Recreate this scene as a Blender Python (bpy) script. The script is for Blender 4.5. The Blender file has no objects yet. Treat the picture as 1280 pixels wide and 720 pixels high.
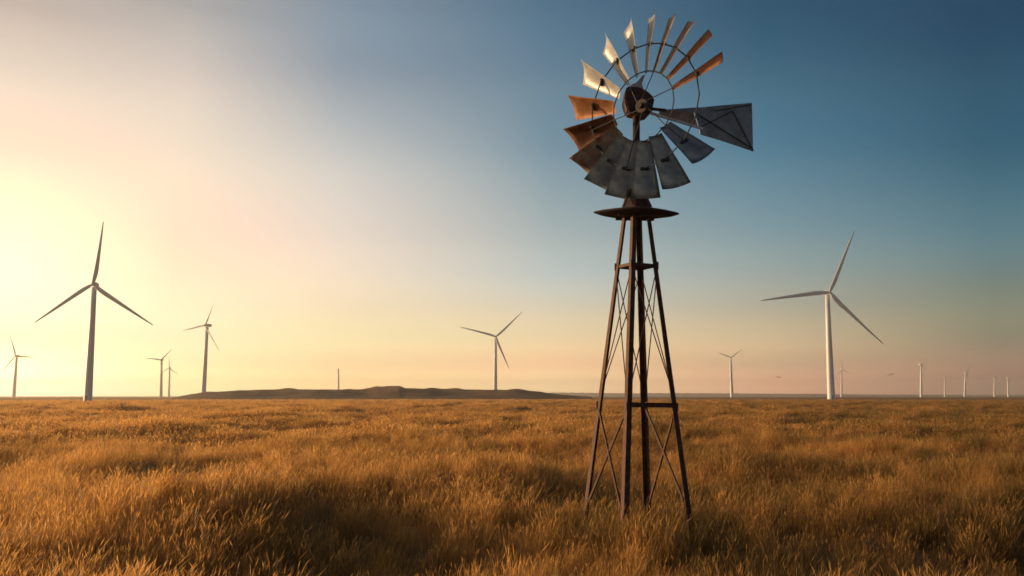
import bpy, bmesh, math, random
import numpy as np
from mathutils import Vector, Matrix, Quaternion

R = math.radians
random.seed(7)
scene = bpy.context.scene
COL = scene.collection

# ------------------------------------------------------------------ camera
F = 1100.0                      # focal length in pixels of a 1280 wide frame
PITCH = math.atan(135.0 / F)
CAM_H = 2.5
cam_d = bpy.data.cameras.new("camera")
cam_d.sensor_width = 36.0
cam_d.lens = 36.0 * F / 1280.0
cam_d.clip_start = 0.05
cam_d.clip_end = 30000.0
cam = bpy.data.objects.new("camera", cam_d)
COL.objects.link(cam)
cam.location = (0, 0, CAM_H)
cam.rotation_euler = (R(90) + PITCH, 0, 0)
scene.camera = cam

# ------------------------------------------------------------------ light
SUN_AZ, SUN_EL = R(-70), R(7.5)          # azimuth from +Y towards +X
SUN = Vector((math.sin(SUN_AZ) * math.cos(SUN_EL), math.cos(SUN_AZ) * math.cos(SUN_EL), math.sin(SUN_EL)))
sd = bpy.data.lights.new("sun", 'SUN')
sd.energy = 5.0
sd.angle = R(0.6)
sd.color = (1.0, 0.65, 0.35)
so = bpy.data.objects.new("sun", sd)
COL.objects.link(so)
so.location = (-60, 60, 40)
so.rotation_euler = SUN.to_track_quat('Z', 'Y').to_euler()

world = bpy.data.worlds.new("World")
scene.world = world
world.use_nodes = True
wn, wl = world.node_tree.nodes, world.node_tree.links
wn.clear()
w_out = wn.new('ShaderNodeOutputWorld')
w_bg = wn.new('ShaderNodeBackground')
w_bg.inputs['Strength'].default_value = 0.10
wl.new(w_bg.outputs[0], w_out.inputs[0])
sky = wn.new('ShaderNodeTexSky')
sky.sky_type = 'NISHITA'
sky.sun_disc = False
sky.sun_elevation = SUN_EL
sky.sun_rotation = SUN_AZ
sky.altitude = 300
sky.air_density = 1.0
sky.dust_density = 1.5
sky.ozone_density = 1.5


def wmath(op, a, b=None, c=None):
    n = wn.new('ShaderNodeMath')
    n.operation = op
    for i, v in enumerate((a, b, c)):
        if v is None:
            continue
        if isinstance(v, (int, float)):
            n.inputs[i].default_value = v
        else:
            wl.new(v, n.inputs[i])
    return n.outputs[0]


def wscale(col, fac):
    n = wn.new('ShaderNodeVectorMath')
    n.operation = 'SCALE'
    if isinstance(col, tuple):
        n.inputs[0].default_value = col
    else:
        wl.new(col, n.inputs[0])
    if isinstance(fac, (int, float)):
        n.inputs['Scale'].default_value = fac
    else:
        wl.new(fac, n.inputs['Scale'])
    return n.outputs[0]


def wadd(a, b, op='ADD'):
    n = wn.new('ShaderNodeVectorMath')
    n.operation = op
    for i, v in enumerate((a, b)):
        if isinstance(v, tuple):
            n.inputs[i].default_value = v
        else:
            wl.new(v, n.inputs[i])
    return n.outputs[0]


tc = wn.new('ShaderNodeTexCoord')
sep = wn.new('ShaderNodeSeparateXYZ')
wl.new(tc.outputs['Generated'], sep.inputs[0])
zc = wmath('MAXIMUM', sep.outputs['Z'], 0.0)


SKY_TABLE = [      # degrees from the sun's azimuth, then (sine of elevation, r, g, b)
    (40.4, [(0.0102, 2.378, 2.500, 2.500), (0.0274, 1.731, 2.500, 1.387), (0.0510, 1.027, 1.266, 0.756), (0.0825, 1.128, 1.120, 0.728), (0.1140, 1.175, 1.171, 0.740), (0.1531, 1.116, 1.097, 0.668), (0.2300, 0.996, 0.722, 0.522), (0.3041, 0.700, 0.582, 0.474), (0.3701, 0.423, 0.362, 0.325)]),
    (48.9, [(0.0109, 1.009, 2.380, 1.145), (0.0294, 1.009, 1.334, 0.715), (0.0547, 1.009, 0.977, 0.591), (0.0885, 1.007, 0.889, 0.581), (0.1222, 1.000, 0.792, 0.540), (0.1642, 0.991, 0.694, 0.508), (0.2464, 0.804, 0.661, 0.513), (0.3251, 0.594, 0.515, 0.452), (0.3948, 0.326, 0.321, 0.317)]),
    (58.6, [(0.0114, 2.500, 1.780, 0.754), (0.0308, 1.303, 0.967, 0.492), (0.0574, 0.991, 0.853, 0.467), (0.0929, 0.865, 0.723, 0.473), (0.1283, 0.827, 0.692, 0.525), (0.1723, 0.722, 0.622, 0.532), (0.2584, 0.505, 0.506, 0.484), (0.3405, 0.235, 0.291, 0.345), (0.4126, 0.162, 0.231, 0.297)]),
    (72.6, [(0.0116, 2.500, 1.809, 0.898), (0.0314, 1.432, 0.882, 0.470), (0.0585, 0.949, 0.719, 0.408), (0.0946, 0.673, 0.597, 0.436), (0.1307, 0.458, 0.515, 0.488), (0.1755, 0.324, 0.401, 0.410), (0.2631, 0.150, 0.253, 0.317), (0.3465, 0.093, 0.183, 0.255), (0.4196, 0.048, 0.126, 0.203)]),
    (86.4, [(0.0112, 2.038, 0.948, 0.576), (0.0302, 0.901, 0.547, 0.325), (0.0562, 0.707, 0.519, 0.302), (0.0909, 0.430, 0.398, 0.299), (0.1256, 0.292, 0.348, 0.320), (0.1687, 0.173, 0.279, 0.315), (0.2531, 0.062, 0.176, 0.255), (0.3337, 0.031, 0.114, 0.183), (0.4048, 0.009, 0.066, 0.125)]),
    (98.8, [(0.0102, 0.439, 0.213, 0.180), (0.0276, 0.434, 0.239, 0.165), (0.0514, 0.250, 0.218, 0.150), (0.0832, 0.190, 0.221, 0.158), (0.1149, 0.124, 0.191, 0.179), (0.1543, 0.069, 0.172, 0.213), (0.2318, 0.014, 0.097, 0.157), (0.3064, 0.007, 0.066, 0.121), (0.3728, 0.002, 0.042, 0.092)]),
]

# angle between the looking direction and the sun's azimuth
hx = wn.new('ShaderNodeCombineXYZ')
wl.new(sep.outputs['X'], hx.inputs['X']); wl.new(sep.outputs['Y'], hx.inputs['Y'])
hn_ = wn.new('ShaderNodeVectorMath'); hn_.operation = 'NORMALIZE'
wl.new(hx.outputs[0], hn_.inputs[0])
hd = wn.new('ShaderNodeVectorMath'); hd.operation = 'DOT_PRODUCT'
wl.new(hn_.outputs[0], hd.inputs[0]); hd.inputs[1].default_value = (math.sin(SUN_AZ), math.cos(SUN_AZ), 0)
gamma = wmath('MULTIPLY', wmath('ARCCOSINE', hd.outputs['Value']), 180 / math.pi)
RS = 3.0


def sky_ramp(stops, zenith):
    n = wn.new('ShaderNodeValToRGB')
    cr = n.color_ramp
    cr.interpolation = 'CARDINAL'
    st = sorted(stops)
    st = [(0.0, *st[0][1:])] + st + [(1.0, *zenith)]
    cr.elements[0].position = 0; cr.elements[1].position = 1
    for q in st[1:-1]:
        cr.elements.new(q[0])
    for e, q in zip(cr.elements, st):
        e.color = (q[1] / RS, q[2] / RS, q[3] / RS, 1)
    wl.new(zc, n.inputs[0])
    return n.outputs[0]


def wmix(f, a, b):
    n = wn.new('ShaderNodeMix'); n.data_type = 'RGBA'; n.clamp_factor = True
    wl.new(f, n.inputs['Factor']); wl.new(a, n.inputs[6]); wl.new(b, n.inputs[7])
    return n.outputs[2]


cols = [(g_, sky_ramp(st_, (0.035, 0.07, 0.12))) for g_, st_ in SKY_TABLE]
cur = cols[0][1]
for (g0, _), (g1_, c1) in zip(cols, cols[1:]):
    mr = wn.new('ShaderNodeMapRange'); mr.interpolation_type = 'LINEAR'
    mr.inputs['From Min'].default_value = g0; mr.inputs['From Max'].default_value = g1_
    wl.new(gamma, mr.inputs['Value'])
    cur = wmix(mr.outputs[0], cur, c1)
# the clear sky of the Sky Texture underneath, the dusty evening glow over it
base = wscale(sky.outputs[0], 0.04)
dd = wn.new('ShaderNodeVectorMath'); dd.operation = 'DOT_PRODUCT'
wl.new(tc.outputs['Generated'], dd.inputs[0]); dd.inputs[1].default_value = tuple(SUN)
core = wscale((60.0, 44.0, 24.0), wmath('POWER', wmath('MAXIMUM', dd.outputs['Value'], 0.0), 140))
tot = wadd(wadd(base, wscale(cur, RS * 10.0)), core)
wl.new(tot, w_bg.inputs['Color'])

scene.view_settings.view_transform = 'Standard'
scene.view_settings.look = 'None'
scene.view_settings.exposure = 0.25
scene.view_settings.gamma = 1.0
scene.view_settings.use_curve_mapping = False
scene.cycles.volume_bounces = 1
scene.cycles.max_bounces = 8
scene.cycles.transparent_max_bounces = 8
scene.cycles.use_denoising = True
scene.cycles.filter_width = 1.6


# ------------------------------------------------------------------ helpers
def ray(px, py):
    f, u = px - 640.0, 360.0 - py
    return Vector((f, F * math.cos(PITCH) - u * math.sin(PITCH), F * math.sin(PITCH) + u * math.cos(PITCH)))


def at(px, py, Y):
    d = ray(px, py)
    return Vector((0, 0, CAM_H)) + d * (Y / d.y)


def tag(o, label=None, cat=None, group=None, kind=None):
    if label: o['label'] = label
    if cat: o['category'] = cat
    if group: o['group'] = group
    if kind: o['kind'] = kind
    return o


def empty(name, loc, label, cat, group=None):
    o = bpy.data.objects.new(name, None)
    COL.objects.link(o)
    o.location = loc
    o.empty_display_size = 0.3
    return tag(o, label, cat, group)


def obj(name, bm, mat, parent=None, smooth=False):
    me = bpy.data.meshes.new(name)
    bm.to_mesh(me)
    bm.free()
    if smooth:
        me.polygons.foreach_set('use_smooth', [True] * len(me.polygons))
    me.materials.append(mat)
    o = bpy.data.objects.new(name, me)
    COL.objects.link(o)
    if parent:
        o.parent = parent
    return o


def add_box(bm, size, mtx):
    g = bmesh.ops.create_cube(bm, size=1.0)
    bmesh.ops.transform(bm, matrix=mtx @ Matrix.Diagonal((*size, 1)), verts=g['verts'])
    return g['verts']


def add_tube(bm, pts, rads, seg=10, cap=True):
    """tube through pts with one radius per point"""
    pts = [Vector(p) for p in pts]
    if isinstance(rads, (int, float)):
        rads = [rads] * len(pts)
    rings = []
    ref = None
    for i, p in enumerate(pts):
        t = (pts[min(i + 1, len(pts) - 1)] - pts[max(i - 1, 0)]).normalized()
        if ref is None:
            ref = t.orthogonal().normalized()
        a = (ref - t * ref.dot(t)).normalized()
        ref = a
        b = t.cross(a)
        rings.append([bm.verts.new(p + (a * math.cos(k * 2 * math.pi / seg) + b * math.sin(k * 2 * math.pi / seg)) * rads[i]) for k in range(seg)])
    for r0, r1 in zip(rings, rings[1:]):
        for k in range(seg):
            bm.faces.new((r0[k], r0[(k + 1) % seg], r1[(k + 1) % seg], r1[k]))
    if cap:
        bm.faces.new(list(reversed(rings[0])))
        bm.faces.new(rings[-1])


def add_angle_iron(bm, p0, p1, w0, w1, th, inward):
    """an L profile from p0 to p1, its corner away from `inward`"""
    p0, p1 = Vector(p0), Vector(p1)
    t = (p1 - p0).normalized()
    inn = Vector(inward)
    inn = (inn - t * inn.dot(t)).normalized()
    s = t.cross(inn)
    e1 = (inn + s).normalized()
    e2 = (inn - s).normalized()
    rings = []
    for p, w in ((p0, w0), (p1, w1)):
        o = p
        prof = [o, o + e1 * w, o + e1 * w + e2 * th, o + (e1 + e2) * th, o + e2 * w + e1 * th, o + e2 * w]
        rings.append([bm.verts.new(v) for v in prof])
    n = 6
    for k in range(n):
        bm.faces.new((rings[0][k], rings[0][(k + 1) % n], rings[1][(k + 1) % n], rings[1][k]))
    bm.faces.new(rings[0][::-1])
    bm.faces.new(rings[1])


def add_prism(bm, poly, mtx, h):
    """polygon (x,y) extruded by h along local z"""
    lo = [bm.verts.new(mtx @ Vector((x, y, 0))) for x, y in poly]
    hi = [bm.verts.new(mtx @ Vector((x, y, h))) for x, y in poly]
    n = len(poly)
    for k in range(n):
        bm.faces.new((lo[k], lo[(k + 1) % n], hi[(k + 1) % n], hi[k]))
    bm.faces.new(lo[::-1])
    bm.faces.new(hi)


# ------------------------------------------------------------------ materials
def new_mat(name):
    m = bpy.data.materials.new(name)
    m.use_nodes = True
    nt = m.node_tree
    return m, nt, nt.nodes, nt.links, nt.nodes['Principled BSDF']


def noise_mat(name, c0, c1, scale, rough=(0.5, 0.8), metallic=0.0, bump=0.0, lo=0.35, hi=0.65, coord='Object', stretch=(1, 1, 1), detail=6, spec=0.5):
    m, nt, n, l, bs = new_mat(name)
    tcn = n.new('ShaderNodeTexCoord')
    mp = n.new('ShaderNodeMapping')
    mp.inputs['Scale'].default_value = stretch
    l.new(tcn.outputs[coord], mp.inputs[0])
    nz = n.new('ShaderNodeTexNoise')
    nz.inputs['Scale'].default_value = scale
    nz.inputs['Detail'].default_value = detail
    nz.inputs['Roughness'].default_value = 0.65
    l.new(mp.outputs[0], nz.inputs['Vector'])
    rp = n.new('ShaderNodeValToRGB')
    rp.color_ramp.elements[0].position = lo
    rp.color_ramp.elements[0].color = (*c0, 1)
    rp.color_ramp.elements[1].position = hi
    rp.color_ramp.elements[1].color = (*c1, 1)
    l.new(nz.outputs['Fac'], rp.inputs[0])
    l.new(rp.outputs[0], bs.inputs['Base Color'])
    mr = n.new('ShaderNodeMapRange')
    mr.inputs['To Min'].default_value = rough[0]
    mr.inputs['To Max'].default_value = rough[1]
    l.new(nz.outputs['Fac'], mr.inputs['Value'])
    l.new(mr.outputs[0], bs.inputs['Roughness'])
    bs.inputs['Metallic'].default_value = metallic
    bs.inputs['Specular IOR Level'].default_value = spec
    if bump:
        b = n.new('ShaderNodeBump')
        b.inputs['Strength'].default_value = bump
        b.inputs['Distance'].default_value = 0.01
        l.new(nz.outputs['Fac'], b.inputs['Height'])
        l.new(b.outputs[0], bs.inputs['Normal'])
    return m


M = {}
M['rust'] = noise_mat('rusted steel', (0.035, 0.017, 0.012), (0.13, 0.050, 0.024), 9, (0.6, 0.9), 0.25, 0.5)
M['rust_red'] = noise_mat('rusted gearbox iron', (0.022, 0.012, 0.011), (0.085, 0.030, 0.022), 7, (0.5, 0.85), 0.3, 0.5)
M['deck'] = noise_mat('weathered deck timber', (0.022, 0.013, 0.011), (0.060, 0.030, 0.020), 14, (0.6, 0.9), 0.0, 0.5, stretch=(1, 8, 1))
M['galv'] = noise_mat('weathered galvanised sheet', (0.17, 0.215, 0.27), (0.34, 0.39, 0.45), 5, (0.34, 0.55), 0.35, 0.15)
M['galv_stain'] = noise_mat('rust stained galvanised sheet', (0.17, 0.10, 0.06), (0.36, 0.33, 0.31), 4, (0.40, 0.65), 0.3, 0.2, lo=0.36, hi=0.6)
M['zinc'] = noise_mat('sunlit tone zinc sheet', (0.50, 0.50, 0.49), (0.72, 0.71, 0.70), 5, (0.30, 0.5), 0.25, 0.1)  # lightened to put sunlight into the sheet colour
M['zinc_stain'] = noise_mat('lightly rusted zinc sheet', (0.42, 0.27, 0.17), (0.66, 0.60, 0.54), 5, (0.35, 0.6), 0.2, 0.15)
M['brown_sheet'] = noise_mat('brown rusted sheet', (0.13, 0.06, 0.035), (0.30, 0.14, 0.075), 5, (0.5, 0.75), 0.3, 0.2)
M['zinc_sunlit'] = noise_mat('sunlit tone rust tinged zinc sheet', (0.55, 0.36, 0.22), (0.76, 0.68, 0.60), 5, (0.35, 0.6), 0.1, 0.15)  # raised above the stained zinc to paint sun on the blades
M['sunlit_rust'] = noise_mat('sunlit tone orange rusted sheet', (0.50, 0.22, 0.09), (0.70, 0.38, 0.19), 5, (0.45, 0.7), 0.1, 0.2)  # real rust, with sunlight added to its colour
M['sheet_rust'] = noise_mat('orange rusted sheet', (0.34, 0.13, 0.045), (0.52, 0.27, 0.12), 5, (0.45, 0.7), 0.3, 0.2)
M['vane'] = noise_mat('dull painted tail sheet', (0.20, 0.21, 0.23), (0.38, 0.39, 0.41), 3, (0.45, 0.7), 0.5, 0.2)
M['vane_rust'] = noise_mat('brown tail sheet', (0.22, 0.14, 0.10), (0.40, 0.31, 0.25), 5, (0.5, 0.8), 0.3, 0.2)
M['strut'] = noise_mat('bright galvanised bar', (0.30, 0.29, 0.28), (0.5, 0.5, 0.5), 8, (0.35, 0.55), 0.8)
M['ring'] = noise_mat('dark steel bar', (0.030, 0.035, 0.042), (0.07, 0.07, 0.075), 8, (0.45, 0.7), 0.6)
M['white'] = noise_mat('white turbine paint', (0.66, 0.65, 0.63), (0.78, 0.77, 0.76), 0.15, (0.35, 0.5), 0.0, stretch=(1, 1, 0.25))
M['hill'] = noise_mat('dry scrub hillside', (0.09, 0.048, 0.024), (0.24, 0.13, 0.058), 0.035, (0.9, 1.0), 0.0, stretch=(1, 1, 6), spec=0.1)
M['far_hill'] = noise_mat('distant plain rise', (0.055, 0.06, 0.06), (0.10, 0.09, 0.075), 0.004, (0.95, 1.0), spec=0.1)


# grass: dry stems, each plant its own tone, large patches of paler and browner growth, light passing through the blades
def grass_material():
    m, nt, n, l, bs = new_mat('dry prairie grass')
    geo = n.new('ShaderNodeNewGeometry')
    oi = n.new('ShaderNodeObjectInfo')
    nz = n.new('ShaderNodeTexNoise')
    nz.inputs['Scale'].default_value = 0.11
    nz.inputs['Detail'].default_value = 4
    l.new(geo.outputs['Position'], nz.inputs['Vector'])
    att = n.new('ShaderNodeAttribute')
    att.attribute_name = 'tone'
    ad = n.new('ShaderNodeMath'); ad.operation = 'MULTIPLY_ADD'
    l.new(oi.outputs['Random'], ad.inputs[0]); ad.inputs[1].default_value = 0.35
    l.new(nz.outputs['Fac'], ad.inputs[2])
    ad2 = n.new('ShaderNodeMath'); ad2.operation = 'MULTIPLY_ADD'
    l.new(att.outputs['Fac'], ad2.inputs[0]); ad2.inputs[1].default_value = 0.30
    l.new(ad.outputs[0], ad2.inputs[2])
    rp = n.new('ShaderNodeValToRGB')
    cr = rp.color_ramp
    cr.elements[0].position = 0.42; cr.elements[0].color = (0.10, 0.056, 0.018, 1)
    cr.elements[1].position = 1.05; cr.elements[1].color = (0.60, 0.31, 0.088, 1)
    e = cr.elements.new(0.70); e.color = (0.28, 0.135, 0.036, 1)
    l.new(ad2.outputs[0], rp.inputs[0])
    # patches of straw and olive-grey weeds, plus painted left-to-right light falloff
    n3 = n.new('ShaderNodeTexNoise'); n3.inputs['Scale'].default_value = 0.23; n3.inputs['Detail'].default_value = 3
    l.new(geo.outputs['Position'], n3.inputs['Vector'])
    zn = n.new('ShaderNodeAttribute'); zn.attribute_name = 'light_shift'; zn.attribute_type = 'INSTANCER'
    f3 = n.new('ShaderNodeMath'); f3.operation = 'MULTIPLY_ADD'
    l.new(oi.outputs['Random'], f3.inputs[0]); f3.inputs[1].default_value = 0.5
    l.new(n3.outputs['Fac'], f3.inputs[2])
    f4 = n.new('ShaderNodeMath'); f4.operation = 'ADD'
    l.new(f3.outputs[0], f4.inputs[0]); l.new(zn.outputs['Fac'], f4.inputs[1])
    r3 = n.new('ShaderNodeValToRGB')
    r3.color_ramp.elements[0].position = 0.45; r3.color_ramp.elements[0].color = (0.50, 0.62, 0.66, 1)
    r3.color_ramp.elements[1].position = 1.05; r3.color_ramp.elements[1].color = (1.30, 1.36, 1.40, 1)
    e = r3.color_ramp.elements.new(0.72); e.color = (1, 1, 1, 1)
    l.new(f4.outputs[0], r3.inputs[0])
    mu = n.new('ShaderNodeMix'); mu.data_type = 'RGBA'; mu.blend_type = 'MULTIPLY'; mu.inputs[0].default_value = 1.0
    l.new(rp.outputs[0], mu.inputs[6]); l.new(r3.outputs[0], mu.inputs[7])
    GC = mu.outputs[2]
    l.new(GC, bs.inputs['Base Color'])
    bs.inputs['Roughness'].default_value = 0.5
    bs.inputs['Specular IOR Level'].default_value = 0.6
    bs.inputs['Specular Tint'].default_value = (1.0, 0.72, 0.42, 1)
    tr = n.new('ShaderNodeBsdfTranslucent')
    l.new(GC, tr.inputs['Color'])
    mx = n.new('ShaderNodeMixShader'); mx.inputs[0].default_value = 0.66
    l.new(bs.outputs[0], mx.inputs[1]); l.new(tr.outputs[0], mx.inputs[2])
    l.new(mx.outputs[0], n['Material Output'].inputs['Surface'])
    return m


M['grass'] = grass_material()


def ground_material():
    m, nt, n, l, bs = new_mat('prairie ground')
    geo = n.new('ShaderNodeNewGeometry')
    mp = n.new('ShaderNodeMapping'); mp.inputs['Scale'].default_value = (0.5, 1.0, 1)
    l.new(geo.outputs['Position'], mp.inputs[0])
    n1 = n.new('ShaderNodeTexNoise'); n1.inputs['Scale'].default_value = 0.035; n1.inputs['Detail'].default_value = 8; n1.inputs['Roughness'].default_value = 0.62
    n2 = n.new('ShaderNodeTexNoise'); n2.inputs['Scale'].default_value = 2.5; n2.inputs['Detail'].default_value = 5
    l.new(mp.outputs[0], n1.inputs['Vector']); l.new(geo.outputs['Position'], n2.inputs['Vector'])
    ad = n.new('ShaderNodeMath'); ad.operation = 'MULTIPLY_ADD'
    l.new(n2.outputs['Fac'], ad.inputs[0]); ad.inputs[1].default_value = 0.35; l.new(n1.outputs['Fac'], ad.inputs[2])
    rp = n.new('ShaderNodeValToRGB')
    rp.color_ramp.elements[0].position = 0.50; rp.color_ramp.elements[0].color = (0.13, 0.070, 0.026, 1)
    rp.color_ramp.elements[1].position = 0.86; rp.color_ramp.elements[1].color = (0.36, 0.19, 0.065, 1)
    l.new(ad.outputs[0], rp.inputs[0]); l.new(rp.outputs[0], bs.inputs['Base Color'])
    bs.inputs['Roughness'].default_value = 0.95
    bs.inputs['Specular IOR Level'].default_value = 0.1
    b = n.new('ShaderNodeBump'); b.inputs['Strength'].default_value = 1.0; b.inputs['Distance'].default_value = 0.35
    l.new(n2.outputs['Fac'], b.inputs['Height']); l.new(b.outputs[0], bs.inputs['Normal'])
    return m


M['ground'] = ground_material()

# ------------------------------------------------------------------ terrain
rng = np.random.default_rng(11)
_W = []
for lam, amp, cnt in ((46, 0.22, 5), (19, 0.20, 6), (9.0, 0.12, 8), (4.6, 0.030, 8)):
    for _ in range(cnt):
        a = rng.uniform(0, math.pi)
        k = 2 * math.pi / (lam * rng.uniform(0.75, 1.3))
        _W.append((k * math.cos(a), k * math.sin(a), rng.uniform(0, 6.28), amp * rng.uniform(0.7, 1.3) * 0.62))


def terrain(x, y):
    x = np.asarray(x, float); y = np.asarray(y, float)
    wx = x + 2.0 * np.sin(y * 0.11 + 1.0); wy = y + 2.0 * np.sin(x * 0.09)
    h = np.zeros_like(x)
    for kx, ky, ph, am in _W:
        h += am * np.sin(kx * wx + ky * wy + ph)
    d = np.hypot(x, y)
    fade = 1.0 / (1.0 + (d / 320.0) ** 2)
    # flat under the windmill
    dm = np.hypot(x - 2.25, y - 16.0)
    flat = 1 - np.exp(-(dm / 3.2) ** 2)
    dc = 1 - 0.7 * np.exp(-(d / 5.0) ** 2)
    # hollow added to shade the right foreground, a shallow one left of the windmill
    hol = -1.35 * np.exp(-(((x - 9.8) / 5.6) ** 2 + ((y - 10.5) / 7.0) ** 2)) * flat
    hol += -0.32 * np.exp(-(((x + 2.2) / 3.0) ** 2 + ((y - 12.2) / 1.9) ** 2))
    hol += 0.30 * np.exp(-(((x + 4.5) / 5.0) ** 2 + ((y - 17.0) / 1.8) ** 2))
    return h * fade * flat * dc + hol


def build_ground():
    rad = [0.0] + list(np.geomspace(1.2, 260.0, 330)) + list(np.geomspace(270, 8600, 60))
    ang = list(np.linspace(R(-50), R(50), 420)) + list(np.linspace(R(50), R(310), 120))[1:-1]
    ra = np.array(rad[1:]); aa = np.array(ang)
    X = np.outer(ra, np.sin(aa)); Y = np.outer(ra, np.cos(aa))
    Z = terrain(X, Y)
    n, k = X.shape
    v = np.concatenate([[[0, 0, float(terrain(0, 0))]], np.stack([X.ravel(), Y.ravel(), Z.ravel()], 1)])
    idx = 1 + np.arange(n * k).reshape(n, k)
    a, b = idx[:-1], idx[1:]
    q = np.stack([a, np.roll(a, -1, 1), np.roll(b, -1, 1), b], -1).reshape(-1, 4)[:, ::-1]
    faces = [tuple(map(int, f)) for f in q] + [(0, int(idx[0, (j + 1) % k]), int(idx[0, j])) for j in range(k)]
    me = bpy.data.meshes.new('ground')
    me.from_pydata([tuple(map(float, p)) for p in v], [], faces)
    me.polygons.foreach_set('use_smooth', [True] * len(me.polygons))
    me.materials.append(M['ground'])
    o = bpy.data.objects.new('ground', me)
    COL.objects.link(o)
    return tag(o, kind='structure')


build_ground()


def ridge(name, outline, depth, Y, mat, seed, rough=0.25):
    """low ridge: crest heights along x, sloping down on both sides"""
    rn = np.random.default_rng(seed)
    xs = np.linspace(outline[0][0], outline[-1][0], 260)
    hs = np.interp(xs, [p[0] for p in outline], [p[1] for p in outline])
    cross = [(-1.0, -0.06), (-0.8, 0.10), (-0.62, 0.42), (-0.5, 0.80), (-0.38, 0.95), (-0.15, 1.0), (0.3, 1.0), (0.7, 0.6), (1.0, -0.06)]
    bm = bmesh.new()
    ph = rn.uniform(0, 6.28, 12)
    rows = []
    for i, (x, h) in enumerate(zip(xs, hs)):
        row = []
        for j, (c, s) in enumerate(cross):
            gully = 1 + rough * (math.sin(x * 0.11 + ph[j]) * 0.4 + math.sin(x * 0.31 + ph[j] * 2) * 0.25)
            yy = Y + depth * c * (1 + 0.10 * math.sin(x * 0.02 + ph[0]) + 0.05 * math.sin(x * 0.09 + ph[1]))
            hz = h * s * (gully if 0 < s < 0.99 else 1) if s > 0 else -0.5
            hz += (0.006 * h * math.sin(x * 0.4 + ph[2]) if s > 0.9 else 0)
            row.append(bm.verts.new((x * yy / Y, yy, hz)))
        rows.append(row)
    for r0, r1 in zip(rows, rows[1:]):
        for j in range(len(cross) - 1):
            bm.faces.new((r0[j], r1[j], r1[j + 1], r0[j + 1]))
    return tag(obj(name, bm, mat, None, True), kind='structure')


def crest(pix, Y):
    out = []
    for x, y in pix:
        p = at(x, y, Y)
        out.append((p.x, max(p.z, 0.02)))
    return out


ridge('hill', crest([(215, 497), (240, 492.5), (262, 490.5), (300, 488), (345, 486.8), (430, 487), (462, 486.5), (474, 483.6), (484, 482.8), (500, 482.6), (507, 485.4),
                     (540, 486), (600, 487.2), (655, 487.6), (665, 489), (683, 491), (700, 493), (722, 494.8), (740, 496)], 640), 110, 640, M['hill'], 3)
ridge('distant_hills', crest([(560, 494.5), (640, 491.5), (700, 490.8), (790, 491.6), (860, 491.4), (930, 492.0), (1010, 492.4), (1090, 493.2), (1180, 493.4), (1290, 494), (1360, 494.8)], 5200), 500, 5200, M['far_hill'], 5)


# ------------------------------------------------------------------ grass
def clump(name, seed, nblade, rad, hmin, hmax, wid, heads, lean, tshift=0.0):
    r = random.Random(seed)
    verts, faces, tone = [], [], []
    for _ in range(nblade):
        a, q = r.uniform(0, 6.283), rad * math.sqrt(r.random())
        bx, by = q * math.cos(a), q * math.sin(a)
        h = r.uniform(hmin, hmax) * (1.0 - 0.25 * (q / rad) ** 2)
        la = r.gauss(0.1, 1.1) if r.random() < 0.75 else r.uniform(0, 6.28)
        ln = h * abs(r.gauss(lean, 0.14))
        dx, dy = math.cos(la) * ln, math.sin(la) * ln
        fa = r.uniform(0, 3.1416)
        wx, wy = math.cos(fa), math.sin(fa)
        w = wid * r.uniform(0.6, 1.35)
        t = r.random() + tshift
        segs = 4
        b0 = len(verts)
        for s in range(segs + 1):
            u = s / segs
            ww = w * 0.5 * (1.0 - u ** 1.8) + 0.0003
            cx, cy, cz = bx + dx * u ** 1.9, by + dy * u ** 1.9, h * (u - 0.10 * u * u * ln / max(h, .01))
            verts.append((cx - wx * ww, cy - wy * ww, cz)); verts.append((cx + wx * ww, cy + wy * ww, cz))
            tone += [t, t]
        for s in range(segs):
            i = b0 + 2 * s
            faces.append((i, i + 1, i + 3, i + 2))
        if r.random() < heads:      # a seed head on a stiff stalk
            hh = h * r.uniform(1.05, 1.42)
            tx, ty = bx + dx * 0.9, by + dy * 0.9
            L = r.uniform(0.07, 0.13) * (hmax / 0.55)
            st = wid * 0.30
            b0 = len(verts)
            pts = [(bx, by, 0, st), (bx + dx * .35, by + dy * .35, hh * .55, st), (tx, ty, hh - L, st),
                   (tx + dx * .12, ty + dy * .12, hh - L * .65, wid * 1.25), (tx + dx * .24, ty + dy * .24, hh - L * .3, wid * 0.75), (tx + dx * .36, ty + dy * .36, hh, wid * 0.1)]
            for (cx, cy, cz, ww) in pts:
                verts.append((cx - wx * ww, cy - wy * ww, cz)); verts.append((cx + wx * ww, cy + wy * ww, cz))
                tt = (1.25 if cz > hh - L else 0.6) + tshift
                tone += [tt, tt]
            for s in range(len(pts) - 1):
                i = b0 + 2 * s
                faces.append((i, i + 1, i + 3, i + 2))
    me = bpy.data.meshes.new(name)
    me.from_pydata(verts, [], faces)
    at_ = me.attributes.new('tone', 'FLOAT', 'POINT')
    at_.data.foreach_set('value', tone)
    me.materials.append(M['grass'])
    return bpy.data.objects.new(name, me)


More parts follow.
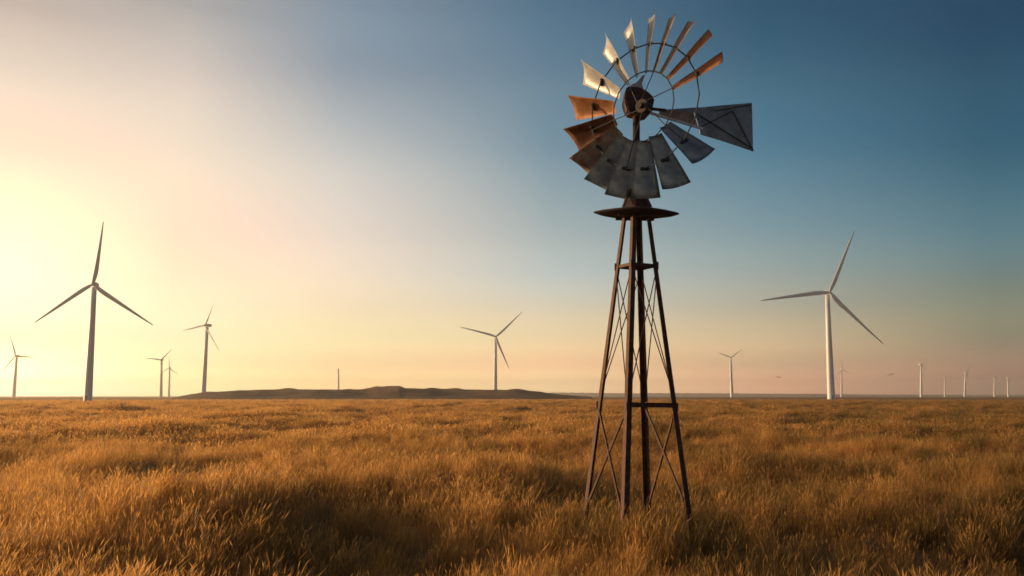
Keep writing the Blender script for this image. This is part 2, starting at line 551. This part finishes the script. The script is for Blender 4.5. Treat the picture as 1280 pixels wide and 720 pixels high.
NV = 8
coll_near = bpy.data.collections.new('grass_near')
coll_far = bpy.data.collections.new('grass_far')
for i in range(6):
    coll_near.objects.link(clump('tuft_%02d' % i, 100 + i, 95, 0.27, 0.18, 0.52, 0.0040, 0.22 if i > 1 else 0.06, 0.30))
for i in range(6, 9):           # tall flowering tufts, leaning with the wind
    coll_near.objects.link(clump('tuft_%02d' % i, 120 + i, 46, 0.16, 0.35, 0.66, 0.0050, 0.75, 0.42))
coll_near.objects.link(clump('tuft_09', 140, 60, 0.22, 0.10, 0.30, 0.0085, 0.0, 0.55, -0.55))     # broad leaved grey-green weed
coll_near.objects.link(clump('tuft_10', 141, 26, 0.20, 0.30, 0.62, 0.0045, 0.9, 0.12, -0.30))     # dead brown stalks
for i in range(NV):
    coll_far.objects.link(clump('sward_%02d' % i, 200 + i, 80, 0.75, 0.22, 0.52, 0.018, 0.30, 0.28))


def scatter(rings):
    P, S, RZ, V = [], [], [], []
    for d0, d1, dens, sc, far in rings:
        half = R(42)
        area = half * (d1 ** 2 - d0 ** 2)
        n = int(area * dens)
        d = np.sqrt(rng.uniform(d0 ** 2, d1 ** 2, n)); a = rng.uniform(-half, half, n)
        x, y = d * np.sin(a), d * np.cos(a)
        P.append(np.stack([x, y, terrain(x, y) - 0.02], 1))
        # taller and shorter growth in patches
        patch = 0.5 + 0.5 * np.sin(x * 0.55 + 1.7 * np.sin(y * 0.31)) * np.sin(y * 0.62 + 1.3 * np.sin(x * 0.27))
        p2 = 0.5 + 0.5 * np.sin(x * 1.9 + 2.0 * np.sin(y * 1.1)) * np.sin(y * 2.1 + np.sin(x))
        S.append(sc * (0.66 + 0.36 * patch + 0.20 * p2) * rng.uniform(0.8, 1.22, n))
        tower = np.exp(-(np.hypot(x - 2.05, y - 14.6) / 0.9) ** 2)
        S[-1] *= 1 + 0.55 * tower
        RZ.append(rng.normal(0, 0.7, n)); vi = rng.integers(0, 8 if far else 6, n)
        if not far:
            tallp = np.sin(x * 0.83 + 1.9 * np.sin(y * 0.47 + 1.0)) * np.sin(y * 0.91 + 1.6 * np.sin(x * 0.38))
            u = rng.random(n)
            vi = np.where(u < np.clip(0.04 + 0.42 * tallp, 0.03, 0.5), rng.integers(6, 9, n), vi)
            weedp = np.sin(x * 0.51 + 2.3 + 2 * np.sin(y * 0.6)) * np.sin(y * 0.73 + 0.4)
            u = rng.random(n)
            vi = np.where(u < np.clip(0.35 * weedp, 0.01, 0.3), 9, vi)
            vi = np.where(u > 0.965, 10, vi)
        V.append(vi)
    return np.concatenate(P), np.concatenate(S), np.concatenate(RZ), np.concatenate(V)


def grass_object(name, coll, rings):
    P, S, RZ, V = scatter(rings)
    me = bpy.data.meshes.new(name)
    me.from_pydata([tuple(map(float, p)) for p in P], [], [])
    # painted light: grass brighter on the left, darker on the right, broken up
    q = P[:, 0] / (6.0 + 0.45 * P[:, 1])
    light_shift = -0.30 * np.tanh(q * 1.1) + 0.10 * np.sin(P[:, 0] * 0.21 + 1.3 * np.sin(P[:, 1] * 0.13)) * np.sin(P[:, 1] * 0.17 + 2)
    for nm, ty, arr in (('sc', 'FLOAT', S), ('rz', 'FLOAT', RZ), ('light_shift', 'FLOAT', light_shift)):
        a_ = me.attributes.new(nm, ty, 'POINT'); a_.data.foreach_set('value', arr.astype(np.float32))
    a_ = me.attributes.new('vi', 'INT', 'POINT'); a_.data.foreach_set('value', V.astype(np.int32))
    o = bpy.data.objects.new(name, me)
    COL.objects.link(o)
    ng = bpy.data.node_groups.new(name, 'GeometryNodeTree')
    ng.interface.new_socket('Geometry', in_out='INPUT', socket_type='NodeSocketGeometry')
    ng.interface.new_socket('Geometry', in_out='OUTPUT', socket_type='NodeSocketGeometry')
    N, L = ng.nodes, ng.links
    gi, go = N.new('NodeGroupInput'), N.new('NodeGroupOutput')
    ip = N.new('GeometryNodeInstanceOnPoints')
    ci = N.new('GeometryNodeCollectionInfo')
    ci.inputs['Collection'].default_value = coll
    ci.inputs['Separate Children'].default_value = True
    ci.inputs['Reset Children'].default_value = True

    def attr(nm, ty):
        q = N.new('GeometryNodeInputNamedAttribute'); q.data_type = ty; q.inputs['Name'].default_value = nm
        return q.outputs['Attribute']
    cx = N.new('ShaderNodeCombineXYZ'); L.new(attr('rz', 'FLOAT'), cx.inputs['Z'])
    L.new(gi.outputs[0], ip.inputs['Points']); L.new(ci.outputs[0], ip.inputs['Instance'])
    ip.inputs['Pick Instance'].default_value = True
    L.new(attr('vi', 'INT'), ip.inputs['Instance Index'])
    L.new(cx.outputs[0], ip.inputs['Rotation']); L.new(attr('sc', 'FLOAT'), ip.inputs['Scale'])
    L.new(ip.outputs[0], go.inputs[0])
    md = o.modifiers.new('instances', 'NODES'); md.node_group = ng
    return o, len(P)


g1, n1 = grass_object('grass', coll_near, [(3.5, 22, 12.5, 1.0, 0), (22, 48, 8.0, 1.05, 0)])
tag(g1, 'tall dry golden grass with seed heads filling the near field', 'grass', kind='stuff')
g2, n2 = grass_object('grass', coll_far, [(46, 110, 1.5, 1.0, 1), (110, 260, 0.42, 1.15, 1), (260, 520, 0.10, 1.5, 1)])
tag(g2, 'dry golden grass rolling away towards the horizon', 'grass', kind='stuff')
print('grass instances', n1, n2)

# ------------------------------------------------------------------ the old farm windmill
MD = 16.0
base_p = at(795, 632, MD)
WX = base_p.x
mill = empty('farm_windmill', (WX, MD, 0.0), 'rusty old multi-blade farm windpump on a tapering lattice tower in the grass', 'windmill')
LEAN = R(0.95)
mill.rotation_euler = (0, LEAN, 0)
TH = R(-110.6)                  # the corner nearest the camera
Z_TOP = at(795, 258, MD).z
Z_PLAT = at(795, 266, MD).z
Z_G1 = at(795, 333, MD).z
Z_G2 = at(795, 506, MD).z
Z_HUB = at(795, 131, MD).z
R0, R1 = 1.04, 0.24           # half diagonals at the ground and top


def rad_at(z):
    return R0 + (R1 - R0) * z / Z_TOP


def corner(k, z, off=0.0):
    a = TH + k * math.pi / 2
    r = rad_at(z) + off
    return Vector((r * math.cos(a), r * math.sin(a), z))


# corners: 0 near, 1 right, 2 far, 3 left
for k in range(4):
    bm = bmesh.new()
    p0, p1 = corner(k, -0.25), corner(k, Z_TOP)
    add_angle_iron(bm, p0, p1, 0.110, 0.085, 0.012, (-p0.x, -p0.y, 0))
    # splice plates and bolts
    for z in (Z_G2 * 0.99, Z_G1):
        c = corner(k, z, 0.004)
        tdir = (p1 - p0).normalized()
        q = tdir.to_track_quat('Z', 'X').to_matrix().to_4x4()
        ang = TH + k * math.pi / 2
        add_tube(bm, [c + Vector((0, 0, -0.07)), c + Vector((0, 0, 0.07))], 0.018, 6)
    obj('leg', bm, M['rust'], mill)


def bar(bm, a, b, w, h):
    a, b = Vector(a), Vector(b)
    d = b - a
    q = d.to_track_quat('X', 'Z').to_matrix().to_4x4()
    add_box(bm, (d.length, w, h), Matrix.Translation((a + b) / 2) @ q)


INS = -0.030
for (k0, k1), z, hgt in (((0, 1), Z_G2, 0.075), ((1, 2), Z_G2 + 0.01, 0.06)):
    bm = bmesh.new(); bar(bm, corner(k0, z, INS), corner(k1, z, INS), 0.02, hgt); bar(bm, corner(k0, z, INS) + Vector((0, 0, hgt / 2 + 0.004)), corner(k1, z, INS) + Vector((0, 0, hgt / 2 + 0.004)), 0.06, 0.008)
    obj('girder', bm, M['rust'], mill)
# the upper frame: four short girders and a narrow plate deck around the pump rod
for k in range(4):
    bm = bmesh.new(); bar(bm, corner(k, Z_G1, INS), corner((k + 1) % 4, Z_G1, INS), 0.02, 0.055)
    obj('girder', bm, M['rust'], mill)
bm = bmesh.new()
pl = [corner(k, Z_G1, -0.05) for k in range(4)]
add_prism(bm, [(p.x, p.y) for p in pl], Matrix.Translation((0, 0, Z_G1 - 0.012)), 0.024)
obj('guide_plate', bm, M['rust'], mill)
# braces of the lower bay
for a, b in ((3, 0), (1, 2), (2, 1), (0, 3)):
    pass
ZL = 0.42
for f0, f1 in ((3, 0), (1, 2)):
    for flip in (0, 1):
        s, e = (f0, f1) if not flip else (f1, f0)
        bm = bmesh.new()
        p, q = corner(s, Z_G2 - 0.03, -0.02 - 0.012 * flip), corner(e, ZL, -0.02 - 0.012 * flip)
        bar(bm, p, q, 0.030, 0.042)
        obj('brace', bm, M['rust'], mill)
# thin rods of the tall bay
for k in range(4):
    for flip in (0, 1):
        s, e = (k, (k + 1) % 4) if not flip else ((k + 1) % 4, k)
        bm = bmesh.new()
        add_tube(bm, [corner(s, Z_G1 - 0.05, -0.01 - 0.012 * flip), corner(e, Z_G2 + 0.07, -0.01 - 0.012 * flip)], 0.0100, 6)
        obj('tie_rod', bm, M['rust'], mill)

# service platform: thick boards with pointed ends, rounded corners
bm = bmesh.new()
outl = []
for i in range(72):
    a = 2 * math.pi * i / 72
    pw = 1.22
    c, s = math.cos(a), math.sin(a)
    rr = 0.80 / ((abs(c) ** pw + abs(s) ** pw) ** (1 / pw))
    outl.append((rr * c, rr * s * 0.62))
levels = [(0.82, -0.060), (0.97, -0.022), (1.0, 0.0), (0.97, 0.016), (0.86, 0.035)]
rings = [[bm.verts.new((x * s_, y * s_, Z_PLAT + dz)) for x, y in outl] for s_, dz in levels]
for r0, r1 in zip(rings, rings[1:]):
    for k in range(72):
        bm.faces.new((r0[k], r0[(k + 1) % 72], r1[(k + 1) % 72], r1[k]))
bm.faces.new(rings[0][::-1]); bm.faces.new(rings[-1])
obj('platform', bm, M['deck'], mill)
# joists under the platform
bm = bmesh.new()
for yy in (-0.2, 0.2):
    bar(bm, (-0.36, yy, Z_PLAT - 0.078), (0.36, yy, Z_PLAT - 0.078), 0.05, 0.05)
obj('joist', bm, M['deck'], mill)

# tower cap above the platform and the mast
bm = bmesh.new()
zc0, zc1 = Z_PLAT + 0.038, at(795, 240, MD).z
vs = []
for z, h in ((zc0, 0.29), (zc0 + 0.05, 0.29), (zc1, 0.20), (zc1 + 0.03, 0.20)):
    vs.append([bm.verts.new((h * math.cos(a), h * math.sin(a), z)) for a in [R(20) + j * math.pi / 3 for j in range(6)]])
for r0, r1 in zip(vs, vs[1:]):
    for k in range(6):
        bm.faces.new((r0[k], r0[(k + 1) % 6], r1[(k + 1) % 6], r1[k]))
bm.faces.new(vs[0][::-1]); bm.faces.new(vs[-1])
for j in range(4):
    a = R(40) + j * math.pi / 2
    bar(bm, (0.36 * math.cos(a), 0.36 * math.sin(a), zc0 + 0.02), (0.17 * math.cos(a), 0.17 * math.sin(a), zc1), 0.03, 0.03)
obj('tower_cap', bm, M['rust_red'], mill)
bm = bmesh.new()
add_tube(bm, [(0, 0, zc1), (0, 0, zc1 + 0.12), (0, 0, zc1 + 0.121), (0, 0, Z_HUB - 0.16)], [0.105, 0.10, 0.072, 0.066], 16)
obj('mast', bm, M['rust_red'], mill, True)

# gearbox: cast iron casing with ribs, a cap and a pinion boss
bm = bmesh.new()
prof = [(-0.20, -0.20), (0.14, -0.27), (0.26, -0.14), (0.30, 0.06), (0.17, 0.19), (0.02, 0.27), (-0.22, 0.28), (-0.27, 0.02)]
mt = Matrix.Translation((0.01, 0.16, Z_HUB)) @ Matrix.Rotation(R(90), 4, 'X')
add_prism(bm, prof, mt, 0.40)
bmesh.ops.recalc_face_normals(bm, faces=bm.faces)
bmesh.ops.bevel(bm, geom=list(bm.edges), offset=0.025, segments=2, affect='EDGES')
gb = obj('gearbox', bm, M['rust_red'], mill)
for x, z in ((-0.17, -0.13), (0.16, -0.15), (0.2, 0.05), (-0.05, 0.2), (-0.17, 0.19)):
    bm = bmesh.new()
    add_tube(bm, [(x, -0.22, Z_HUB + z), (x, -0.262, Z_HUB + z)], 0.022, 6)
    obj('bolt', bm, M['ring'], gb)
# small oil hood on top
bm = bmesh.new()
hood = [(-0.16, 0.0), (0.14, 0.0), (0.10, 0.14), (0.16, 0.30), (0.12, 0.31), (0.0, 0.16), (-0.10, 0.12)]
add_prism(bm, hood, Matrix.Translation((0.0, 0.06, Z_HUB + 0.26)) @ Matrix.Rotation(R(90), 4, 'X'), 0.12)
bmesh.ops.recalc_face_normals(bm, faces=bm.faces)
bmesh.ops.bevel(bm, geom=list(bm.edges), offset=0.012, segments=1, affect='EDGES')
obj('oil_hood', bm, M['strut'], gb)

# ---- the wheel
YAW, BETA = R(42), R(44)
ax = Vector((-math.sin(YAW), -math.cos(YAW), 0))
uu = Vector((math.cos(YAW), -math.sin(YAW), 0))
zz = Vector((0, 0, 1))
WR, RI, RO = 1.72, 0.66, 1.17
WC = Matrix.Rotation(-LEAN, 4, 'Y') @ (at(803.5, 133, MD - 0.42) - Vector((WX, MD, 0)))
ANG = [18, 37, 54, 69, 84, 101, 121, 145, 169, 191, 212, 232, 252, 272, 294, 317, 339, 359]


def rdir(phi):
    return uu * math.cos(phi) + zz * math.sin(phi)


def tdir(phi):
    return zz * math.cos(phi) - uu * math.sin(phi)


NB = 18
def ring_bm(rr, rw):
    bm = bmesh.new()
    secs = []
    for i in range(NB):
        a = R(ANG[i])
        c = WC + rdir(a) * rr
        secs.append([bm.verts.new(c + (rdir(a) * math.cos(q) + ax * math.sin(q)) * rw) for q in [k * math.pi / 3 for k in range(6)]])
    for i in range(NB):
        r0, r1 = secs[i], secs[(i + 1) % NB]
        for k in range(6):
            bm.faces.new((r0[k], r0[(k + 1) % 6], r1[(k + 1) % 6], r1[k]))
    return bm


wheel = obj('wheel', ring_bm(RO, 0.014), M['ring'], mill)
obj('inner_rim', ring_bm(RI, 0.012), M['ring'], wheel)
bm = bmesh.new()
add_tube(bm, [WC - ax * 0.24, WC - ax * 0.12, WC - ax * 0.119, WC + ax * 0.05, WC + ax * 0.051, WC + ax * 0.12], [0.06, 0.06, 0.13, 0.13, 0.055, 0.05], 14)
obj('hub', bm, M['deck'], wheel)
for i in (0, 3, 6, 9, 12, 15):
    bm = bmesh.new()
    p = R(ANG[i])
    add_tube(bm, [WC + rdir(p + 0.5) * 0.10 + ax * 0.03, WC + rdir(p) * RI, WC + rdir(p) * RO], 0.009, 6)
    obj('spoke', bm, M['ring'], wheel)


def blade_bm(wi, wo, r0, r1, camber, bend, seed):
    r = random.Random(seed)
    bm = bmesh.new()
    NR, NC = 10, 8
    grid = []
    clip = r.uniform(0.0, 0.05)
    for i in range(NR + 1):
        u = i / NR
        row = []
        for j in range(NC + 1):
            v = j / NC - 0.5
            w = wi + (wo - wi) * u
            rad = r0 + (r1 - r0) * u
            z = rad + (0.02 * (0.25 - v * v) if i == NR else 0) - (clip * (v + 0.5) * (u > 0.99))
            x = v * w
            y = camber * w * (1 - 4 * v * v) + bend * u * u + 0.004 * math.sin(9 * u + seed) + 0.012 * v * math.sin(3 * u + seed)
            row.append(bm.verts.new((x, y, z)))
        grid.append(row)
    for i in range(NR):
        for j in range(NC):
            bm.faces.new((grid[i][j], grid[i][j + 1], grid[i + 1][j + 1], grid[i + 1][j]))
    g = bmesh.ops.solidify(bm, geom=list(bm.faces), thickness=0.003)
    return bm


def bracket(bm, rr):
    add_box(bm, (0.10, 0.05, 0.045), Matrix.Translation((0, 0.01, rr)))


blades = {}
for i in range(NB):
    deg = ANG[i]
    if i >= 16:      # the two blades lost beside the tail
        continue
    phi = R(deg)
    r, t = rdir(phi), tdir(phi)
    bt = BETA + R(random.uniform(-4, 4))
    nrm = ax * math.cos(bt) + t * math.sin(bt)
    ch = t * math.cos(bt) - ax * math.sin(bt)
    mtx = Matrix((( ch.x, nrm.x, r.x, WC.x), (ch.y, nrm.y, r.y, WC.y), (ch.z, nrm.z, r.z, WC.z), (0, 0, 0, 1)))
    mname = {18: 'sunlit_rust', 37: 'sunlit_rust', 54: 'zinc_sunlit', 69: 'zinc_sunlit', 84: 'zinc', 101: 'zinc', 121: 'zinc', 145: 'zinc',  # upper blades painted paler, standing in for sun on them
             169: 'sheet_rust', 191: 'brown_sheet', 212: 'galv_stain'}.get(deg, 'galv')
    bm = blade_bm(0.25, 0.55, RI - 0.02, WR * random.uniform(0.985, 1.02), -0.11, random.uniform(-0.02, 0.02), i)
    b = obj('blade', bm, M[mname], wheel, True)
    b.matrix_local = mtx
    bm = bmesh.new()
    v_ = add_box(bm, (0.16, 0.060, 0.055), Matrix.Translation((0, -0.030, RO)))
    bmesh.ops.bevel(bm, geom=list(bm.edges), offset=0.012, segments=1, affect='EDGES')
    k = obj('bracket', bm, M['ring'], wheel)
    k.matrix_local = mtx

# ---- the tail
TD = Vector((math.cos(R(26)), math.sin(R(26)), 0))     # direction of the tail boom


def tail_pt(px, py):
    """point of the vertical plane through the mast holding the tail, world -> mill space handled by the parent"""
    n = Vector((-TD.y, TD.x, 0))
    o = Vector((WX + 0.12, MD - 0.05, 0))
    d = ray(px, py)
    c0 = Vector((0, 0, CAM_H))
    s = (o - c0).dot(n) / d.dot(n)
    w = c0 + d * s - Vector((WX, MD, 0))
    return Matrix.Rotation(-LEAN, 4, 'Y') @ w


def sheet(name, pix, mat, parent, th=0.006, off=0.0):
    n = Vector((-TD.y, TD.x, 0))
    bm = bmesh.new()
    a = [bm.verts.new(tail_pt(*p) + n * off) for p in pix]
    b = [bm.verts.new(v.co + n * th) for v in a]
    k = len(a)
    for i in range(k):
        bm.faces.new((a[i], a[(i + 1) % k], b[(i + 1) % k], b[i]))
    bm.faces.new(a[::-1]); bm.faces.new(b)
    bmesh.ops.recalc_face_normals(bm, faces=bm.faces)
    return obj(name, bm, mat, parent)


vane = sheet('tail_vane', [(868, 141), (880, 134), (905, 131.3), (940, 128.5), (941.5, 189.5), (908, 178), (875, 168), (874, 160)], M['vane'], mill, 0.004)
sheet('vane_panel', [(824, 137.5), (866, 134.5), (878, 134.2), (867, 141), (873, 160), (848, 151), (824, 143)], M['vane_rust'], vane, 0.008)
sheet('vane_panel', [(829, 137.4), (880, 134), (905, 131.3), (893, 139), (866, 141), (852, 139.5)], M['vane'], vane, 0.006, -0.010)
bm = bmesh.new()
nn = Vector((-TD.y, TD.x, 0)) * -0.02
for a, b in (((868, 141), (940, 186)), ((893, 139), (938, 131)), ((874, 160), (915, 139)), ((915, 139), (941, 189))):
    add_tube(bm, [tail_pt(*a) + nn, tail_pt(*b) + nn], 0.010, 6)
obj('rib', bm, M['ring'], vane)
bm = bmesh.new(); bar(bm, tail_pt(806, 141) + nn * 3, tail_pt(876, 162) + nn * 3, 0.035, 0.045)
obj('boom', bm, M['zinc'], vane)
bm = bmesh.new(); bar(bm, tail_pt(805, 135), tail_pt(832, 138), 0.04, 0.05)
obj('boom', bm, M['rust'], vane)


# ------------------------------------------------------------------ wind turbines
def turbine(hx, hy, bx, D, radius_px, angles, label, yaw=0.0, fat=1.0, group='white wind turbines across the prairie', cat='wind turbine', rotor=True, name='wind_turbine', bl=None):
    hub = at(hx, hy, D)
    foot = at(bx, 497, D)
    X, H = foot.x, hub.z
    gz = float(terrain(X, D))
    t = empty(name, (X, D, gz), label, cat, group)
    H -= gz
    lean = math.atan2(hub.x - X, H)
    px = D / (F * math.cos(PITCH))           # metres per pixel there
    rad = radius_px * px
    w0, w1 = 0.036 * H * fat * 1.08, 0.021 * H * fat * 1.08
    bm = bmesh.new()
    add_tube(bm, [(0, 0, -1.5), (0, 0, 0.3), (0, 0, H * 0.33), (0, 0, H * 0.66), (0, 0, H - 0.02 * H)],
             [w0 * 1.05, w0, w0 * 0.86, w0 * 0.70, w1], 24, True)
    for z in (0.33, 0.66):
        rr = w0 * (0.86 if z < .5 else 0.70)
        add_tube(bm, [(0, 0, H * z - 0.12), (0, 0, H * z + 0.12)], rr * 1.03, 24)
    t.rotation_euler = (0, lean, 0)
    obj('tower', bm, M['white'], t, True)
    bm = bmesh.new()
    # door at the foot
    add_box(bm, (0.9, 0.12, 2.2), Matrix.Translation((0, -w0 * 1.0, 1.7)))
    obj('door', bm, M['vane'], t)
    if not rotor:
        return t
    # nacelle and rotor, rotor axis towards the camera side, turned by yaw
    rot = Matrix.Translation((0, 0, H)) @ Matrix.Rotation(yaw, 4, 'Z')
    nl, nw = 0.105 * H, 0.020 * H * fat
    bm = bmesh.new()
    add_box(bm, (nw * 2, nl, nw * 2.1), rot @ Matrix.Translation((0, nl * 0.22, nw * 0.3)))
    bmesh.ops.bevel(bm, geom=list(bm.edges), offset=nw * 0.45, segments=3, affect='EDGES')
    obj('nacelle', bm, M['white'], t, True)
    bm = bmesh.new()
    hy0 = -nl * 0.34
    add_tube(bm, [rot @ Vector((0, hy0 + 0.05 * nl, 0)), rot @ Vector((0, hy0 - nw * 0.6, 0)), rot @ Vector((0, hy0 - nw * 1.3, 0)), rot @ Vector((0, hy0 - nw * 1.7, 0))],
             [nw * 0.85, nw * 0.9, nw * 0.62, nw * 0.12], 16)
    hb_ = obj('hub', bm, M['white'], t, True)
    for i, an in enumerate(angles):
        L_ = rad * (bl[i] if bl else 1.0)
        a = R(an)
        bm = bmesh.new()
        n_s = 14
        rings = []
        c = Vector((0, hy0 - nw * 0.5, 0))
        e = Vector((math.cos(a), 0, math.sin(a)))
        s = Vector((-math.sin(a), 0, math.cos(a)))
        for q in range(n_s + 1):
            u = q / n_s
            if u < 0.06: chord = 0.030 * rad + u * 0.2 * rad
            else: chord = rad * (0.072 * (1 - u) ** 0.85 + 0.012) * (1.0 if u > 0.18 else 0.75 + 0.25 * (u - 0.06) / 0.12)
            chord *= fat
            th = chord * (0.8 if u < 0.05 else 0.30 - 0.15 * u)
            tw = R(16) * (1 - u) ** 2
            sd_ = s * math.cos(tw) + Vector((0, -1, 0)) * math.sin(tw)
            nd = Vector((0, -1, 0)) * math.cos(tw) - s * math.sin(tw)
            p = c + e * (L_ * u) + nd * (0.03 * rad * u * u)
            ring = []
            for k in range(8):
                g = 2 * math.pi * k / 8
                ring.append(bm.verts.new(rot @ (p + sd_ * (math.cos(g) * chord / 2 - chord * 0.2 * min(1, u * 6)) + nd * (math.sin(g) * th / 2))))
            rings.append(ring)
        for r0, r1 in zip(rings, rings[1:]):
            for k in range(8):
                bm.faces.new((r0[k], r0[(k + 1) % 8], r1[(k + 1) % 8], r1[k]))
        bm.faces.new(rings[0][::-1]); bm.faces.new(rings[-1])
        obj('blade', bm, M['white'], t, True)
    return t


turbine(118, 356, 110, 350, 90, (83.5, 217.5, -34), 'nearest and largest wind turbine on the left, its tower thick against the yellow glow', yaw=R(8), bl=(0.88, 0.89, 1.0), fat=0.88)
turbine(1034, 366, 1039, 700, 88, (66, 188, -43), 'tall white wind turbine on the right side, sunlit along the left edge of its tower', yaw=R(9), bl=(0.97, 1.06, 1.05), fat=0.9)
turbine(259, 407, 254, 900, 35, (64, 190, -50), 'hazy wind turbine at the left end of the low hill', yaw=R(-25), bl=(0.85, 1.05, 1.2), fat=0.9)
turbine(619.5, 421, 619, 1100, 44, (44, 166, -67), 'grey wind turbine standing behind the flat hill in the middle', yaw=R(8), bl=(1.02, 1.04, 0.97), fat=0.9)
turbine(21, 445, 17, 1300, 27, (110, 230, -3), 'faint wind turbine at the far left edge, drowned in the glow', yaw=R(-10), bl=(1, .95, 1.05), fat=1.1)
turbine(202, 450, 201, 1400, 20, (42, 172, -80), 'small hazy wind turbine between the two larger left ones', yaw=R(-6), fat=1.15)
turbine(212, 460, 211, 2000, 15, (90, 212, -33), 'faintest tiny wind turbine close beside the small hazy one', yaw=R(-6), fat=1.15)
turbine(913, 447, 915, 1500, 18, (36, 160, -85), 'small wind turbine standing alone just right of the rusty windmill', yaw=R(5), fat=1.05)
turbine(1052, 462, 1052, 2000, 12, (100, 220, -20), 'tiny wind turbine just behind the tower of the tall right one', yaw=R(20), fat=1.0)
turbine(1151.5, 456, 1151.5, 1800, 11, (82, 202, -38), 'pale small wind turbine, brightest of the far row on the right', yaw=R(40), fat=1.05)
turbine(1181, 473, 1181, 2300, 10, (75, 195, -45), 'short far wind turbine just right of the brightest one in the row', yaw=R(30), fat=1.0)
turbine(1207, 465, 1206, 2600, 11, (50, 170, -70), 'faint far wind turbine in the middle of the row on the right', yaw=R(30), fat=1.2)
turbine(1243, 472, 1243, 2200, 9, (95, 215, -25), 'far wind turbine left of the last pair near the right edge', yaw=R(50), fat=1.1)
turbine(1260, 472, 1260.5, 2200, 9, (85, 205, -35), 'far wind turbine right of the last pair near the right edge', yaw=R(50), fat=1.3)
# mast beyond the hill
turbine(423, 460, 423, 2000, 0, (), 'slender bare mast far beyond the flat hill', fat=1.0, rotor=False, name='mast', cat='mast', group=None)


# ------------------------------------------------------------------ two birds far off
def bird(px, py, Y, label, roll):
    p = at(px, py, Y)
    bm = bmesh.new()
    add_tube(bm, [(-0.30, 0, 0.0), (-0.22, 0, 0.01), (-0.05, 0, 0), (0.12, 0, 0), (0.22, 0, 0.03), (0.30, 0, 0.035), (0.36, 0, 0.02)], [0.01, 0.05, 0.075, 0.07, 0.045, 0.04, 0.006], 8)
    for s in (-1, 1):
        prof = [(0.10, 0.05, 0.02), (0.14, 0.30, 0.13), (0.06, 0.62, 0.10), (-0.10, 0.60, 0.09), (-0.08, 0.30, 0.12), (-0.12, 0.05, 0.02)]
        a = [bm.verts.new((x, s * y, z)) for x, y, z in prof]
        b = [bm.verts.new((x, s * y, z - 0.015)) for x, y, z in prof]
        for i in range(6):
            bm.faces.new((a[i], a[(i + 1) % 6], b[(i + 1) % 6], b[i]))
        bm.faces.new(a); bm.faces.new(b[::-1])
    tl = [(-0.28, -0.03), (-0.28, 0.03), (-0.46, 0.09), (-0.46, -0.09)]
    add_prism(bm, tl, Matrix.Translation((0, 0, 0)), 0.012)
    bmesh.ops.recalc_face_normals(bm, faces=bm.faces)
    o = obj('bird', bm, M['ring'], None)
    o.location = p
    o.rotation_euler = (roll, 0, R(60))
    return tag(o, label, 'bird', 'birds flying low over the far plain')


bird(973, 471.5, 170, 'small dark bird flying low between the windmill and the tall right turbine', R(10))
bird(1113.5, 468.5, 170, 'small dark bird flying low to the right of the tall turbine', R(-15))

# ------------------------------------------------------------------ haze
HAZE = 0.00023
bm = bmesh.new()
add_box(bm, (17600, 17600, 152), Matrix.Translation((0, 0, 73)))
hm = bpy.data.materials.new('dusty evening air')
hm.use_nodes = True
hn = hm.node_tree.nodes
hn.clear()
ho = hn.new('ShaderNodeOutputMaterial')
pv = hn.new('ShaderNodeVolumePrincipled')
pv.inputs['Color'].default_value = (1.0, 0.87, 0.72, 1)
pv.inputs['Density'].default_value = HAZE
pv.inputs['Anisotropy'].default_value = 0.68
hm.node_tree.links.new(pv.outputs[0], ho.inputs['Volume'])
hz = obj('haze', bm, hm)
tag(hz, 'thin dusty evening air over the whole prairie', 'haze', kind='stuff')
